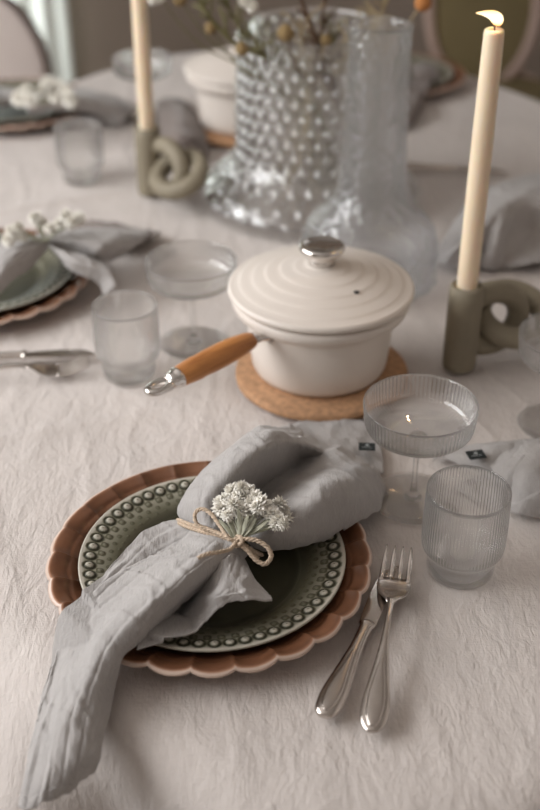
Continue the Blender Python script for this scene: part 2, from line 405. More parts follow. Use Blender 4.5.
def make_dinner():
    t = thing('dinner_plate', 'sage green beaded rim dinner plate on the nearest brown charger, under the tied napkin', 'plate', (-.0495, .742, .0045), 0)
    R = .1135; NB = 54; mb = MB(); rows = []; A = []; n = NB * 12
    radii = []
    f = 0.0
    while f < 1.0: radii.append(f); f += .02 if f < .5 else .0075
    radii.append(1.0)
    def prof(f): return .0045 + .0165 * (smoothstep(.58, .74, f) * .42 + .58 * max(0, (f - .66) / .34))
    rb = [(.925, .0043, NB, 0), (.848, .0026, NB, .5), (.785, .0015, NB, 0), (.735, .0013, NB, .5)]
    for f in radii:
        row = []
        for j in range(n):
            th = 2 * pi * j / n; z = prof(f); g = .32 + .30 * smoothstep(.72, .88, f)
            if f > .965: g += .28 * smoothstep(.965, .985, f)
            if f < .70: g -= .16 * smoothstep(.70, .62, f)
            if abs(f - .665) < .012: g += .1
            for (fr_, rad, nb, off) in rb:
                if abs(f - fr_) * R > rad * 1.8: continue
                sp = 2 * pi / nb; a = (th / sp - off) % 1.0; a = (a if a < .5 else a - 1) * sp
                d = hypot(a * f * R, (f - fr_) * R) / rad
                if d < 1.55:
                    if rad > .004:
                        if d < 1: z += .0019 * (1 - d ** 2.2); g = .92 - .3 * abs(d - .45) if d < .72 else .8 - (d - .72) * 4
                        else: g = min(g, -.12 + .6 * smoothstep(1.1, 1.5, d)); z -= .0007 * (1 - smoothstep(1.0, 1.5, d))
                        if d < .22: g = .35
                        elif .3 < d < .85: g -= .13 * (sin(8 * atan2((f - fr_) * R, a * f * R)) > .3)
                    else:
                        if d < 1: z += rad * .42 * (1 - d * d); g = (.42 if rad > .002 else .36)
                        g = min(g, .27) if .8 < d < 1.4 else g
            row.append(Vector((R * f * cos(th), R * f * sin(th), z))); A.append(g)
        rows.append(row)
    for rr, z in ((1.01, .0203), (1.008, .0190), (.985, .0180), (.70, .0045), (.62, .0005), (.58, .0005), (.56, .002), (.02, .002)):
        rows.append([Vector((R * rr * cos(2 * pi * j / n), R * rr * sin(2 * pi * j / n), z)) for j in range(n)]); A += [.72 if rr > .98 else .4] * n
    mb.grid(rows, True, False, True, A); mb.build('glazed_body', M_GREEN, t, attr=True)
    return t
ch = make_charger(); dp = make_dinner()
dup(ch, 'brown scalloped charger plate at the left edge beneath the left green plate', (-.368, 1.292, 0), .3)
dup(dp, 'green beaded dinner plate at the left edge under the left flower-tied napkin', (-.366, 1.292, .0045), .3)
dup(ch, 'brown charger plate in the blurred far right place setting', (.235, 2.155, 0), .8)
dup(dp, 'dark green plate in the blurred far right place setting beside the glass vase', (.235, 2.155, .0045), .8)
dup(ch, 'brown charger plate of the blurred far left place setting', (-.46, 1.975, 0), .5)
dup(dp, 'green plate of the blurred far left place setting under flowers', (-.46, 1.975, .0045), .5)

# ------------------------------------------------------------------ napkins
def wr(p, seed, amp):
    q = Vector((p.x * 30, p.y * 30, seed)); h = noise.noise(q) * .6 + noise.noise(q * 2.7) * .3
    rdg = max(0, 1 - abs(noise.noise(Vector((p.x * 45 + p.y * 30, p.y * 22, seed + 5)))) * 5)
    return amp * (h + .5 * rdg)
def patch(mb, rows, su=12, sv=12, seed=1, amp=.0022, minz=None, world=False, hem=True, lift=0.0, K=3.5):
    """rows of (px, py, height) control points -> smooth sheet"""
    P = [[(Vector(p) if world else gp(*p)) for p in r] for r in rows]
    R1 = [spline(r, (len(r) - 1) * su) for r in P]
    m = len(R1[0]); G = []
    cols = [spline([R1[i][j] for i in range(len(R1))], (len(R1) - 1) * sv) for j in range(m)]
    for c_ in cols:
        acc = 0
        for i in range(len(c_) - 2, 0, -1):
            acc += (c_[i] - c_[i + 1]).length
            if hem and acc < .0085: c_[i].z += .0009 if acc < .0068 else -.0006
    for i in range(len(cols[0])):
        row = []
        for j in range(m):
            p = cols[j][i].copy(); u = j / m * K; v = i / len(cols[0]) * 1.6
            cz = noise.noise(Vector((u, v, seed * 1.7))); cz2 = noise.noise(Vector((u * 2.3 + 3, v * 1.8, seed)))
            p.z += amp * (1.1 * max(0, 1 - abs(cz) * 4) - .5 * max(0, 1 - abs(cz2) * 4)) * smoothstep(0, .15, v)
            p.z += wr(p, seed, amp); p.x += .5 * wr(p, seed + 3, amp)
            if minz: p.z = max(p.z, minz(p.x, p.y) + lift)
            row.append(p)
        G.append(row)
    mb.grid(G)
def drape_h(x, y):
    d = hypot(x - TC[0], y - TC[1]) - tpoint(atan2(y - TC[1], x - TC[0]), -.022)
    if d <= 0: return max(0, cloth_h(x, y))
    return -.045 * (1 - math.sqrt(1 - (d / .045) ** 2)) if d < .043 else -.036 - (d - .043) * 4
def plate_floor(cx, cy, rc=.14, rp=.115):
    def f(x, y):
        d = hypot(x - cx, y - cy); base = .0035 + drape_h(x, y)
        if d < rp + .003:
            k = d / .1135; base = .0105 + (.0205) * (smoothstep(.58, .74, k) * .42 + .58 * max(0, (k - .66) / .34)) 
        elif d < rc + .028: base = max(base, .0275 * (1 - smoothstep(rc - .004, rc + .028, d)))
        return base
    return f
def finish_cloth(o, th=.0011):
    s_ = o.modifiers.new('thickness', 'SOLIDIFY'); s_.thickness = th; s_.offset = 0
def tag_label(parent, px, py, z, wx, wy, ang, tilt=0):
    c = gp(px, py, z); M = Matrix.Translation(c - (parent.location - Vector((0, 0, TZ)))) @ Matrix.Rotation(ang, 4, 'Z') @ Matrix.Rotation(tilt, 4, 'X')
    mb = MB(); mb.box((-wx / 2, -wy / 2, 0), (wx / 2, wy / 2, .0009), M); l = mb.build('label_tag', M_TAG, parent, False); l['label'] = 'black woven label with a small pale mark'
    mb = MB(); mb.box((-.0016, .0003, .0009), (.0020, .0034, .0011), M)
    x = -wx * .3
    for q in (.0012, .0009, .0013, .0008, .0011, .0012, .0007):
        mb.box((x, -.0028, .0009), (x + q * .8, -.0016, .0011), M); x += q + .0005
    m_ = mb.build('label_mark', M_TAGW, l, False)
    return l
PF = plate_floor(-.0495, .742)
def napkin(name, label, cat_loc, patches, mat=M_NAP, floor=PF, amp=.0022, tag_=None, group=None, parts=('cloth',)):
    t = thing(name, label, 'napkin', cat_loc, group=group)
    mb = MB()
    for k, q in enumerate(patches): patch(mb, q[0], q[1], q[2], seed=k * 7 + len(label), amp=(q[3] if len(q) > 3 else amp), minz=floor, lift=k * .0015)
    off = Vector(cat_loc)
    mb.v = [v - off for v in mb.v]
    o = mb.build('cloth', mat, t); finish_cloth(o)
    if tag_: tag_label(t, *tag_)
    return t
A_ = [ # upper puff: gather -> back fold, left to right
 [(182,522,.030),(192,523,.042),(202,527,.050),(212,530,.052),(222,534,.050),(232,537,.052),(242,541,.050),(252,547,.042),(262,552,.030)],
 [(178,514,.030),(187,506,.050),(203,503,.064),(220,508,.058),(236,518,.034),(252,524,.036),(268,531,.060),(284,542,.048),(292,549,.028)],
 [(184,498,.028),(196,482,.056),(216,474,.080),(238,480,.076),(254,498,.022),(270,500,.034),(292,510,.070),(314,528,.052),(324,541,.026)],
 [(204,478,.024),(218,458,.058),(240,448,.088),(264,450,.094),(279,480,.022),(298,484,.040),(320,488,.076),(346,508,.054),(354,526,.024)],
 [(232,460,.014),(244,440,.050),(266,430,.082),(285,440,.078),(302,462,.022),(322,470,.046),(346,476,.066),(370,492,.046),(378,512,.016)],
 [(262,444,.006),(276,432,.030),(294,434,.046),(311,444,.042),(330,451,.040),(349,459,.042),(366,470,.038),(377,484,.024),(382,500,.004)],
 [(268,438,.003),(282,428,.008),(300,430,.012),(318,440,.014),(336,447,.014),(354,455,.014),(370,465,.012),(381,479,.008),(386,496,.003)],
]
A2b_ = [
 [(280,430,.003),(306,421,.005),(340,419,.005),(374,423,.004)],
 [(288,442,.010),(314,440,.014),(346,440,.012),(380,446,.004)],
 [(300,456,.012),(324,462,.012),(352,470,.008),(384,476,.003)],
]
B1_ = [ # wide lower layer of the tail, its left hem on the plate
 [(182,520,.034),(192,524,.042),(204,530,.046),(216,536,.046),(228,541,.046),(238,545,.044)],
 [(162,525,.031),(172,532,.034),(184,541,.036),(198,550,.036),(208,558,.034),(216,566,.030)],
 [(142,535,.030),(150,543,.031),(160,553,.031),(170,562,.030),(180,572,.028),(190,584,.026)],
 [(120,557,.030),(126,563,.030),(134,572,.030),(142,582,.028),(154,594,.026),(164,606,.024)],
 [(100,579,.029),(103,583,.030),(108,592,.028),(116,602,.024),(130,616,.022),(140,630,.020)],
 [(80,608,.020),(82,612,.020),(86,620,.018),(94,630,.014),(108,642,.012),(116,652,.010)],
 [(61,640,.004),(64,646,.008),(70,654,.010),(80,660,.010),(92,668,.008),(104,676,.005)],
 [(48,676,.003),(52,682,.006),(58,690,.008),(68,694,.008),(80,700,.006),(92,706,.0)],
 [(38,716,.003),(42,722,.005),(50,728,.006),(60,732,.005),(72,736,.003),(84,740,-.001)],
]
B2_ = [ # rolled upper layer running off the table edge
 [(196,526,.048),(204,529,.054),(214,533,.056),(224,537,.058),(234,541,.060),(244,545,.054),(252,549,.044)],
 [(170,548,.040),(182,548,.046),(198,548,.060),(212,551,.066),(222,556,.060),(230,562,.050),(234,569,.038)],
 [(142,560,.036),(152,562,.042),(168,566,.056),(184,572,.068),(194,578,.064),(199,585,.052),(198,592,.036)],
 [(118,573,.034),(126,578,.040),(142,584,.052),(158,592,.066),(167,600,.060),(170,609,.046),(168,618,.028)],
 [(96,591,.032),(102,598,.036),(116,606,.044),(130,616,.058),(141,626,.052),(145,636,.038),(143,646,.018)],
 [(76,618,.022),(82,626,.026),(94,634,.032),(107,642,.044),(119,652,.038),(126,662,.022),(127,672,.006)],
 [(58,654,.010),(64,660,.016),(76,668,.024),(89,674,.034),(102,682,.028),(111,692,.014),(114,700,.001)],
 [(44,698,.006),(50,702,.010),(60,708,.016),(74,712,.021),(88,718,.018),(99,726,.010),(104,734,.002)],
 [(31,746,.002),(37,748,.006),(48,750,.011),(62,752,.015),(78,754,.013),(91,758,.006),(99,762,-.004)],
 [(24,782,-.008),(30,784,-.004),(42,784,.001),(56,782,.004),(72,778,.002),(86,774,-.005),(96,770,-.014)],
 [(19,808,-.018),(26,811,-.014),(38,806,-.010),(52,800,-.007),(68,792,-.008),(82,783,-.012),(93,775,-.020)],
]
C_ = [ # small front flap, raised hem towards the camera
 [(196,572,.030),(204,568,.036),(212,563,.044),(220,558,.052),(229,554,.054),(237,553,.050),(243,558,.034)],
 [(178,588,.024),(189,585,.022),(201,582,.026),(213,578,.050),(225,573,.058),(239,570,.056),(252,576,.042)],
 [(158,612,.020),(172,608,.018),(187,605,.020),(202,600,.038),(218,590,.058),(238,585,.057),(262,588,.044)],
 [(146,638,.022),(163,632,.018),(180,626,.021),(201,612,.038),(221,597,.056),(243,593,.056),(269,595,.044)],
 [(137,657,.026),(160,651,.025),(184,642,.029),(206,620,.040),(226,603,.051),(248,600,.054),(272,601,.045)],
]
nap = napkin('linen_napkin', 'grey linen napkin tied with twine on the nearest plate, one end hanging off the table', (-.0495, .742, .02),
    [(A_, 16, 18, .0036), (A2b_, 14, 14), (B1_, 16, 16), (B2_, 18, 20, .0030), (C_, 16, 22, .0026)], tag_=(367, 447, .019, .0165, .0125, radians(-4)))

# ------------------------------------------------------------------ twine on the nearest napkin
def rope(mb, pts, R=.0016, twist=560, n=None):
    L = sum((Vector(pts[i + 1]) - Vector(pts[i])).length for i in range(len(pts) - 1)); n = n or int(L / .0007)
    sp = spline(pts, n); prev = None; strands = [[], [], []]
    acc = 0
    for i, p in enumerate(sp):
        t = (sp[min(i + 1, n)] - sp[max(i - 1, 0)]).normalized()
        s1 = (t.cross(Vector((0, 0, 1))) if prev is None else prev - t * prev.dot(t))
        if s1.length < 1e-4: s1 = t.cross(Vector((1, 0, 0)))
        s1.normalize(); prev = s1; s2 = s1.cross(t)
        if i: acc += (sp[i] - sp[i - 1]).length
        for k in range(3):
            a = acc * twist + k * 2 * pi / 3; strands[k].append(p + R * .55 * (cos(a) * s1 + sin(a) * s2))
    for st in strands: mb.tube(st, R * .62, 6)
def rel(pts, off): return [gp(*p) - off for p in pts]
toff = gp(236, 541, .05)
tw = thing('jute_twine', 'beige jute twine tied in a bow around the nearest grey napkin', 'twine', toff)
mb = MB()
rope(mb, rel([(181, 525, .024), (178, 520, .034), (186, 523, .046), (202, 528.5, .056), (216, 532, .059), (229, 536, .062), (238, 541, .064), (246, 546, .058), (254, 551, .048), (262, 555, .034)], toff))
rope(mb, rel([(181, 527, .024), (178, 523, .034), (187, 527, .046), (203, 532, .055), (217, 536, .058), (230, 540, .061), (240, 545, .060), (250, 551, .050), (258, 558, .034)], toff))
mb.build('band', M_TWINE, tw)
mb = MB(); rope(mb, rel([(236, 540, .066), (228, 538, .068), (220, 526, .070), (210, 513, .074), (201, 509, .074), (195, 514, .070), (197, 524, .064), (208, 529, .063), (222, 535, .065), (234, 541, .066)], toff)); mb.build('loop', M_TWINE, tw)
mb = MB(); rope(mb, rel([(234, 539, .067), (246, 539, .070), (258, 541, .070), (268, 548, .066), (271, 557, .060), (265, 564, .056), (256, 560, .058), (248, 551, .063), (240, 545, .066), (234, 543, .066)], toff), R=.0018); mb.build('loop', M_TWINE, tw)
mb = MB(); rope(mb, rel([(236, 542, .067), (230, 549, .070), (219, 552, .078), (207, 554, .081), (198, 558, .080)], toff)); mb.build('loose_end', M_TWINE, tw)
mb = MB()
for a in range(3): rope(mb, rel([(233, 536 + a, .062), (238 + a, 536, .070), (242, 541, .070), (239 - a, 546, .066), (233, 545, .063)], toff), R=.0013)
mb.build('knot', M_TWINE, tw)

# ------------------------------------------------------------------ flower sprig
def floret_mesh(seed):
    random.seed(seed); mb = MB()
    core = []
    for k in range(60):
        z = 1 - 1.5 * (k + .5) / 46; r = math.sqrt(max(0, 1 - z * z)); a = k * 2.39996
        d = Vector((r * cos(a), r * sin(a), z)); L = .0068 * random.uniform(.8, 1.15)
        u = d.cross(Vector((.3, .2, 1))).normalized(); v = d.cross(u); tip = d * L + u * random.uniform(-.001, .001)
        w_ = .0017
        P = [d * .001 - u * w_ * .3, d * .001 + u * w_ * .3, d * L * .6 + u * w_ + v * .0004, tip + v * .0003, d * L * .6 - u * w_ + v * .0004, d * L * .6 - v * .0006]
        mb.add(P, [(0, 1, 2, 5), (0, 5, 4), (5, 2, 3), (5, 3, 4)])
    me = bpy.data.meshes.new('flower_head'); me.from_pydata([tuple(v) for v in mb.v], [], mb.f); me.materials.append(M_PETAL); me.update()
    return me
FLO = [floret_mesh(k) for k in range(3)]
def sprig(label, base, heads, stem_to, leaves, sc=1.0, name='flower_sprig', cat='flowers'):
    b = Vector(base); t = thing(name, label, cat, b)
    random.seed(5)
    for i, h in enumerate(heads):
        p = Vector(h) - b
        o = bpy.data.objects.new('flower_head', FLO[i % 3]); link(o, t); o.location = p
        o.rotation_euler = (random.uniform(-.5, .5), random.uniform(-.5, .5), random.uniform(0, 6)); s_ = sc * random.uniform(1.0, 1.4); o.scale = (s_, s_, s_)
    mb = MB()
    for i, h in enumerate(heads):
        p = Vector(h) - b; mid = p * .5 + Vector((random.uniform(-.003, .003), 0, .001)); mb.tube(spline([Vector((random.uniform(-.002, .002), 0, 0)), mid, p], 8), .00055 * sc, 6)
    mb.build('stems', M_LEAF, t)
    for L in leaves:
        pts = [Vector(q) - b for q in L]; sp = spline(pts, 12); rows = []
        up = Vector((0, 0, 1)); pr = None
        for i, p in enumerate(sp):
            tt = (sp[min(i + 1, 12)] - sp[max(i - 1, 0)]).normalized(); s1 = tt.cross(up).normalized(); u = i / 12
            wd = .0021 * sc * (sin(pi * min(1, u * .92 + .05)) ** .7)
            rows.append([p - s1 * wd + up * .0006, p - up * .0004, p + s1 * wd + up * .0006])
        mb = MB(); mb.grid(rows); lf = mb.build('leaf', M_LEAF, t); finish_cloth(lf, .0003)
    return t
H1 = [(232,492),(241,488),(249,490),(256,497),(258,507),(251,514),(242,511),(233,505),(226,500),(222,508),(228,515),(246,500),(238,498),(262,502),(219,502),(250,505)]
H2 = [(272,506),(279,505),(284,511),(285,518),(278,521),(272,514),(268,510),(280,513),(283,524),(275,524)]
hd = [gp(x, y, .078 + .006 * sin(i * 2.1)) for i, (x, y) in enumerate(H1)] + [gp(x, y, .072 + .005 * sin(i * 1.7)) for i, (x, y) in enumerate(H2)]
base = gp(237, 541, .066)
lv = [[gp(237, 541, .066), gp(232, 527, .074), gp(225, 515, .080)], [gp(238, 540, .067), gp(240, 524, .078), gp(238, 509, .086)],
      [gp(239, 540, .067), gp(249, 530, .075), gp(256, 518, .078)], [gp(240, 540, .067), gp(254, 533, .072), gp(276, 527, .072)],
      [gp(240, 539, .067), gp(258, 529, .075), gp(270, 519, .075)], [gp(236, 541, .066), gp(228, 530, .072), gp(219, 520, .074)],
      [gp(238, 541, .066), gp(244, 528, .076), gp(248, 515, .082)]]
sprig('sprig of small white flowers tucked under the twine on the nearest napkin', base, hd, base, lv, .92)

# ------------------------------------------------------------------ cutlery
def loft(mb, secs, n=20):
    """secs: (y, halfwidth, halfthick, zc, xc) superellipse cross sections along +y"""
    rows = []
    for (y, hw, ht, zc, xc) in secs:
        rows.append([Vector((xc + hw * cos(2 * pi * j / n), y, zc + ht * sin(2 * pi * j / n))) for j in range(n)])
    mb.grid(rows, True, True, True)
def dense(keys, n):
    V = spline([Vector(k[:3]) for k in keys], n); W = spline([Vector((k[3], k[4], 0)) for k in keys], n)
    return [(a.x, a.y, a.z, b.x, b.y) for a, b in zip(V, W)]
def make_fork(label, loc, rz):
    t = thing('fork', label, 'fork', loc, rz)
    mb = MB(); loft(mb, dense([(0, .001, .001, .0035, 0), (.002, .0055, .0022, .0035, 0), (.010, .0098, .0030, .004, 0), (.028, .0108, .0030, .005, 0), (.055, .0070, .0026, .008, 0), (.085, .0036, .0022, .011, 0), (.115, .0026, .0021, .012, 0), (.134, .0034, .0019, .0105, 0)], 60), 24)
    loft(mb, dense([(.004, .0024, .0010, .0062, 0), (.012, .0058, .0012, .0068, 0), (.030, .0068, .0012, .0078, 0), (.055, .0034, .0011, .0102, 0), (.07, .001, .0008, .0112, 0)], 30), 16)
    mb.build('handle', M_SILVER, t)
    mb = MB()
    def zz(y): return .0105 - .0075 * smoothstep(.130, .158, y) + .0075 * smoothstep(.172, .200, y)
    loft(mb, [(y, hw, .0011, zz(y), 0) for y, hw in ((.129, .0032), (.133, .0048), (.137, .0080), (.142, .0116), (.148, .0136), (.155, .0142), (.162, .0142), (.1665, .0140))], 24)
    for k in range(4):
        x = (k - 1.5) * .0077; secs = []
        for q in range(14):
            y = .1625 + (.2 - .1625) * q / 13; u = q / 13
            secs.append((y, .0024 - .0013 * u ** 2 if q < 13 else .0005, .0011 - .0003 * u, zz(y), x * (1 - .08 * u)))
        loft(mb, secs, 12)
    mb.build('tines', M_SILVER, t)
    return t
def make_knife(label, loc, rz):
    t = thing('knife', label, 'knife', loc, rz)
    mb = MB(); loft(mb, dense([(0, .001, .001, .0050, 0), (.0015, .0060, .0030, .0050, 0), (.008, .0095, .0042, .0050, 0), (.024, .0108, .0045, .0050, 0), (.05, .0082, .0042, .0052, 0), (.078, .0056, .0040, .0052, 0), (.100, .0056, .0040, .0052, 0), (.105, .0074, .0044, .0052, 0), (.108, .0060, .0030, .0052, 0)], 60), 24)
    loft(mb, dense([(.004, .002, .0010, .0086, 0), (.012, .0055, .0014, .0088, 0), (.028, .0064, .0014, .0088, 0), (.055, .0030, .0012, .0088, 0), (.07, .001, .0008, .0088, 0)], 30), 16)
    mb.build('handle', M_SILVER, t)
    mb = MB(); rows = []
    for q in range(30):
        u = q / 29; y = .106 + .082 * u
        l = -.0072 - .0022 * sin(pi * min(1, u * 1.05)); r = .0070 + .0002
        if u > .75: k = (u - .75) / .25; l = l * (1 - k ** 2) + .006 * k ** 2; 
        rows.append([Vector((l, y, .0046)), Vector((l * .3 + r * .7, y, .0056)), Vector((r, y, .0058)), Vector((r, y, .0040)), Vector((l * .3 + r * .7, y, .0036))])
    mb.grid(rows, True, True, True); mb.build('blade', M_SILVER, t, auto=25)
    return t
def aim(a, b): return atan2(-(b[0] - a[0]), b[1] - a[1])
kp, kt = gp(323, 724, .0), gp(386, 590, .0)
knife = make_knife('silver knife lying partly under the fork beside the nearest plate', (kp.x, kp.y, .0025), aim(kp, kt))
fp, ft = gp(371, 739, .0), gp(399, 555, .004)
fork = make_fork('silver four-tined fork resting across the knife beside the nearest plate', (fp.x, fp.y, .0035), aim(fp, ft))
fork.rotation_euler = (radians(1.6), 0, aim(fp, ft))
k2 = dup(knife, 'blurred silver knife in front of the left green plate', (-.385, 1.10, .0035), aim((-.385, 1.10), (-.19, 1.115)))
f2 = dup(fork, 'blurred silver fork in front of the left green plate, nearer the table middle', (-.40, 1.055, .0035), aim((-.40, 1.055), (-.20, 1.085)))
k3 = dup(knife, 'silver knife lying on the bare cloth between the vases and the lit candle', (.185, 1.70, .0035), aim((0, 0), (.9, -.12)))

# ------------------------------------------------------------------ glasses
def shell(outer, inner): return outer + inner[::-1]
def ribbed(nr, amp, z0, z1, sel):
    def f(r, z, t, k):
        if k in sel and r > .01: return r - amp * (1 - abs(cos(nr * t / 2))) * smoothstep(z0, z0 + .003, z) * (1 - smoothstep(z1 - .002, z1, z)), z
        return r, z
    return f
def make_coupe(label, loc):
    t = thing('coupe_glass', label, 'glass', loc, 0, None)
    out = [(.0045, .071), (.012, .0712), (.026, .0735), (.040, .0775), (.0475, .0815), (.0500, .086), (.0508, .092), (.0515, .099), (.0520, .1045), (.0522, .1075), (.0518, .1083)]
    inn = [(.001, .0745), (.012, .0742), (.026, .0758), (.039, .0795), (.0460, .0832), (.0484, .087), (.0493, .092), (.0501, .099), (.0507, .1045), (.0511, .1078)]
    P = shell(out, inn); sel = range(3, 10)
    mb = MB(); mb.lathe(P, 480, fr=ribbed(80, .0010, .080, .1065, sel)); mb.build('bowl', G_RIB, t)
    mb = MB(); mb.lathe([(.009, .0008), (.008, .003), (.0045, .008), (.0030, .016), (.0026, .03), (.0026, .055), (.0034, .064), (.0062, .0690), (.009, .0708)], 32); mb.build('stem', G_THIN, t)
    mb = MB(); mb.lathe([(.001, .0003), (.038, .0003), (.0405, .0009), (.0412, .0017), (.0405, .0022), (.028, .0027), (.010, .0040), (.001, .0048)], 96); mb.build('foot', G_THIN, t)
    return t
def make_tumbler(label, loc):
    t = thing('tumbler_glass', label, 'glass', loc)
    out = [(.001, .0004), (.0270, .0004), (.0292, .0015), (.0298, .006), (.0300, .016), (.0303, .0215), (.0325, .0240), (.0355, .0275), (.0362, .034), (.0364, .045), (.0363, .058), (.0360, .070), (.0357, .082), (.0355, .0868), (.0350, .0875)]
    inn = [(.001, .0050), (.0262, .0052), (.0280, .0080), (.0283, .016), (.0287, .0225), (.0310, .0255), (.0338, .0290), (.0345, .035), (.0347, .045), (.0346, .058), (.0344, .070), (.0342, .082), (.0343, .0870)]
    mb = MB(); mb.lathe(shell(out, inn), 480, fr=ribbed(78, .0010, .024, .084, range(5, 14))); mb.build('body', G_RIB, t)
    return t
cp = make_coupe('ribbed coupe glass with a stem, closest to the camera, behind the near tumbler', (.1362, .852, 0))
tm = make_tumbler('ribbed stackable glass tumbler standing nearest, beside the fork', (.167, .752, 0))
for n_, (lab, x, y) in enumerate([('coupe glass left of the white saucepan, in front of the glass vase', -.0893, 1.15), ('coupe glass cut by the right edge of the photo beside the candle holder', .301, .978),
    ('blurred coupe glass far back between the left candle and the far left plates', -.22, 1.95)]):
    dup(cp, lab, (x, y, 0), .3 * n_)
dup(tm, 'ribbed tumbler left of the saucepan handle in front of the left plates', (-.158, 1.082, 0), .4)
dup(tm, 'blurred ribbed tumbler in the far left of the table, left of the far candle', (-.292, 1.66, 0), .7)

# ------------------------------------------------------------------ saucepan
def make_pan(label, loc, rz):
    t = thing('saucepan', label, 'saucepan', loc, rz)
    out = [(.060, .0005), (.066, .0008), (.0715, .0035), (.0745, .010), (.0770, .030), (.0790, .052), (.0803, .066), (.0820, .0710), (.0880, .0745), (.0935, .0785), (.0958, .0840), (.0960, .0890)]
    inn = [(.0940, .0910), (.0860, .0910), (.0765, .085), (.0745, .06), (.071, .02), (.064, .006), (.001, .005)]
    mb = MB(); mb.lathe(out + inn, 128); mb.build('pot_body', M_IVORY, t)
    prof = [(.001, .0925), (.080, .0925), (.0955, .0935), (.0985, .0950), (.1000, .0975), (.0996, .1005), (.0975, .1025), (.0945, .1030)]
    r = .0945; z = .1030
    steps = [(.0885, .1048), (.0870, .1061), (.0745, .1095), (.0728, .1110), (.0605, .1142), (.0588, .1158), (.0450, .1184), (.0433, .1200), (.0300, .1222), (.0285, .1234), (.0180, .1245), (.0150, .127), (.001, .127)]
    keys = [(r_, z_) for r_, z_ in prof + steps]; fine = []
    for i in range(len(keys) - 1):
        a, b = keys[i], keys[i + 1]
        for q in range(4): fine.append((a[0] + (b[0] - a[0]) * q / 4, a[1] + (b[1] - a[1]) * q / 4))
    fine.append(keys[-1]); sm = fine[:]
    for _ in range(3): sm = [sm[0]] + [((sm[i - 1][0] + 2 * sm[i][0] + sm[i + 1][0]) / 4, (sm[i - 1][1] + 2 * sm[i][1] + sm[i + 1][1]) / 4) for i in range(1, len(sm) - 1)] + [sm[-1]]
    mb = MB(); mb.lathe(sm, 160); lid = mb.build('lid', M_IVORY, t)
    mb = MB(); mb.lathe([(.0145, .126), (.0140, .131), (.0130, .136), (.0180, .1375), (.0225, .1395), (.0242, .1425), (.0240, .1455), (.0225, .1475), (.0205, .1480), (.0195, .1474), (.001, .1480)], 64); kb = mb.build('knob', M_STEEL, lid); kb['label'] = 'polished steel lid knob'
    mb = MB(); mb.lathe([(.0028, .1150), (.0028, .1163), (.0001, .1164)], 20, (.058 * cos(radians(-54 - 224)), .058 * sin(radians(-54 - 224)))); mb.build('steam_hole', M_HOLE, lid)
    # handle along -x' direction (local +x is rotated to it)
    mb = MB(); mb.tube([(.080, 0, .072), (.086, 0, .073), (.094, 0, .0735), (.103, 0, .0735)], [.012, .0095, .0075, .0072], 16, flat=.8); mb.build('handle_bracket', M_STEEL, t)
    mb = MB(); pts = spline([(.102, 0, .0735), (.13, 0, .0728), (.165, 0, .0715), (.203, 0, .0700)], 30)
    rd = [.0082 + .0056 * sin(pi * min(1, (i / 30) * .92 + .02)) ** .75 + (.0008 if i > 22 else 0) for i in range(31)]
    mb.tube(pts, rd, 24, flat=.86); hw = mb.build('wood_handle', M_HANDLE, t); hw['label'] = 'turned oiled wood grip'
    mb = MB(); mb.tube(spline([(.200, 0, .0702), (.204, 0, .0700), (.209, 0, .0698), (.213, 0, .0695)], 12), [.0117, .0121, .0121, .0118, .0112, .0106, .010, .0098, .0098, .0096, .009, .008, .007], 24, flat=.86)
    # eyelet loop
    lp = [(.211 + .0125 - .0135 * cos(a), .0072 * sin(a), .069) for a in [2 * pi * k / 32 for k in range(32)]]
    mb.tube(lp, [.0042 if 6 < k < 26 else .005 for k in range(32)], 14, closed=True, flat=.9); mb.build('end_cap', M_STEEL, t)
    return t
def make_trivet(label, loc):
    mb = MB(); mb.lathe([(.001, .0006), (.092, .0006), (.0955, .002), (.0962, .0055), (.0955, .0095), (.0925, .0108), (.001, .0108)], 128)
    o = mb.build('cork_trivet', M_CORK); o.location = (loc[0], loc[1], TZ + loc[2] + .002); tag(o, label, 'trivet'); return o
PC = (.0545, 1.078)
tv = make_trivet('round cork trivet under the nearest cream saucepan', (PC[0] + .003, PC[1] - .006, 0))
pan = make_pan('cream enamelled saucepan with lid and wooden handle in the middle of the table', (PC[0], PC[1], .0128), radians(224))
P2 = (-.045, 1.885)
t2 = make_trivet('cork trivet under the blurred far saucepan behind the vase', (P2[0], P2[1], 0))
dup(pan, 'blurred cream saucepan at the far side of the table, half behind the hobnail vase', (P2[0], P2[1], .0128), radians(35))

# ------------------------------------------------------------------ candles in knot holders
def make_holder(label, loc, rz, flip=1):
    t = thing('candle_holder', label, 'candle holder', loc, rz)
    mb = MB(); mb.lathe([(.001, .0005), (.0165, .0005), (.0185, .002), (.0190, .006), (.0190, .086), (.0185, .1015), (.0165, .1035), (.0132, .1030), (.0128, .088), (.001, .088)], 64); mb.build('socket', M_SAGE, t)
    def ring(c, ux, uy, R, r, sx=1.0):
        c, ux, uy = Vector(c), Vector(ux).normalized(), Vector(uy).normalized()
        return [c + R * sx * cos(a) * ux + R * sin(a) * uy for a in [2 * pi * k / 64 for k in range(64)]]
    mb = MB(); mb.tube(ring((.0360, .012, .052), (1, .25, .12), (-.25, .1, 1), .031, .0125, 1.25), .0128, 20, closed=True); mb.build('link', M_SAGE, t)
    mb = MB(); mb.tube(ring((.0660, .020, .050), (1, .1, -.05), (-.1, 1, .55), .033, .0125, 1.15), .0128, 20, closed=True); mb.build('link', M_SAGE, t)
    return t
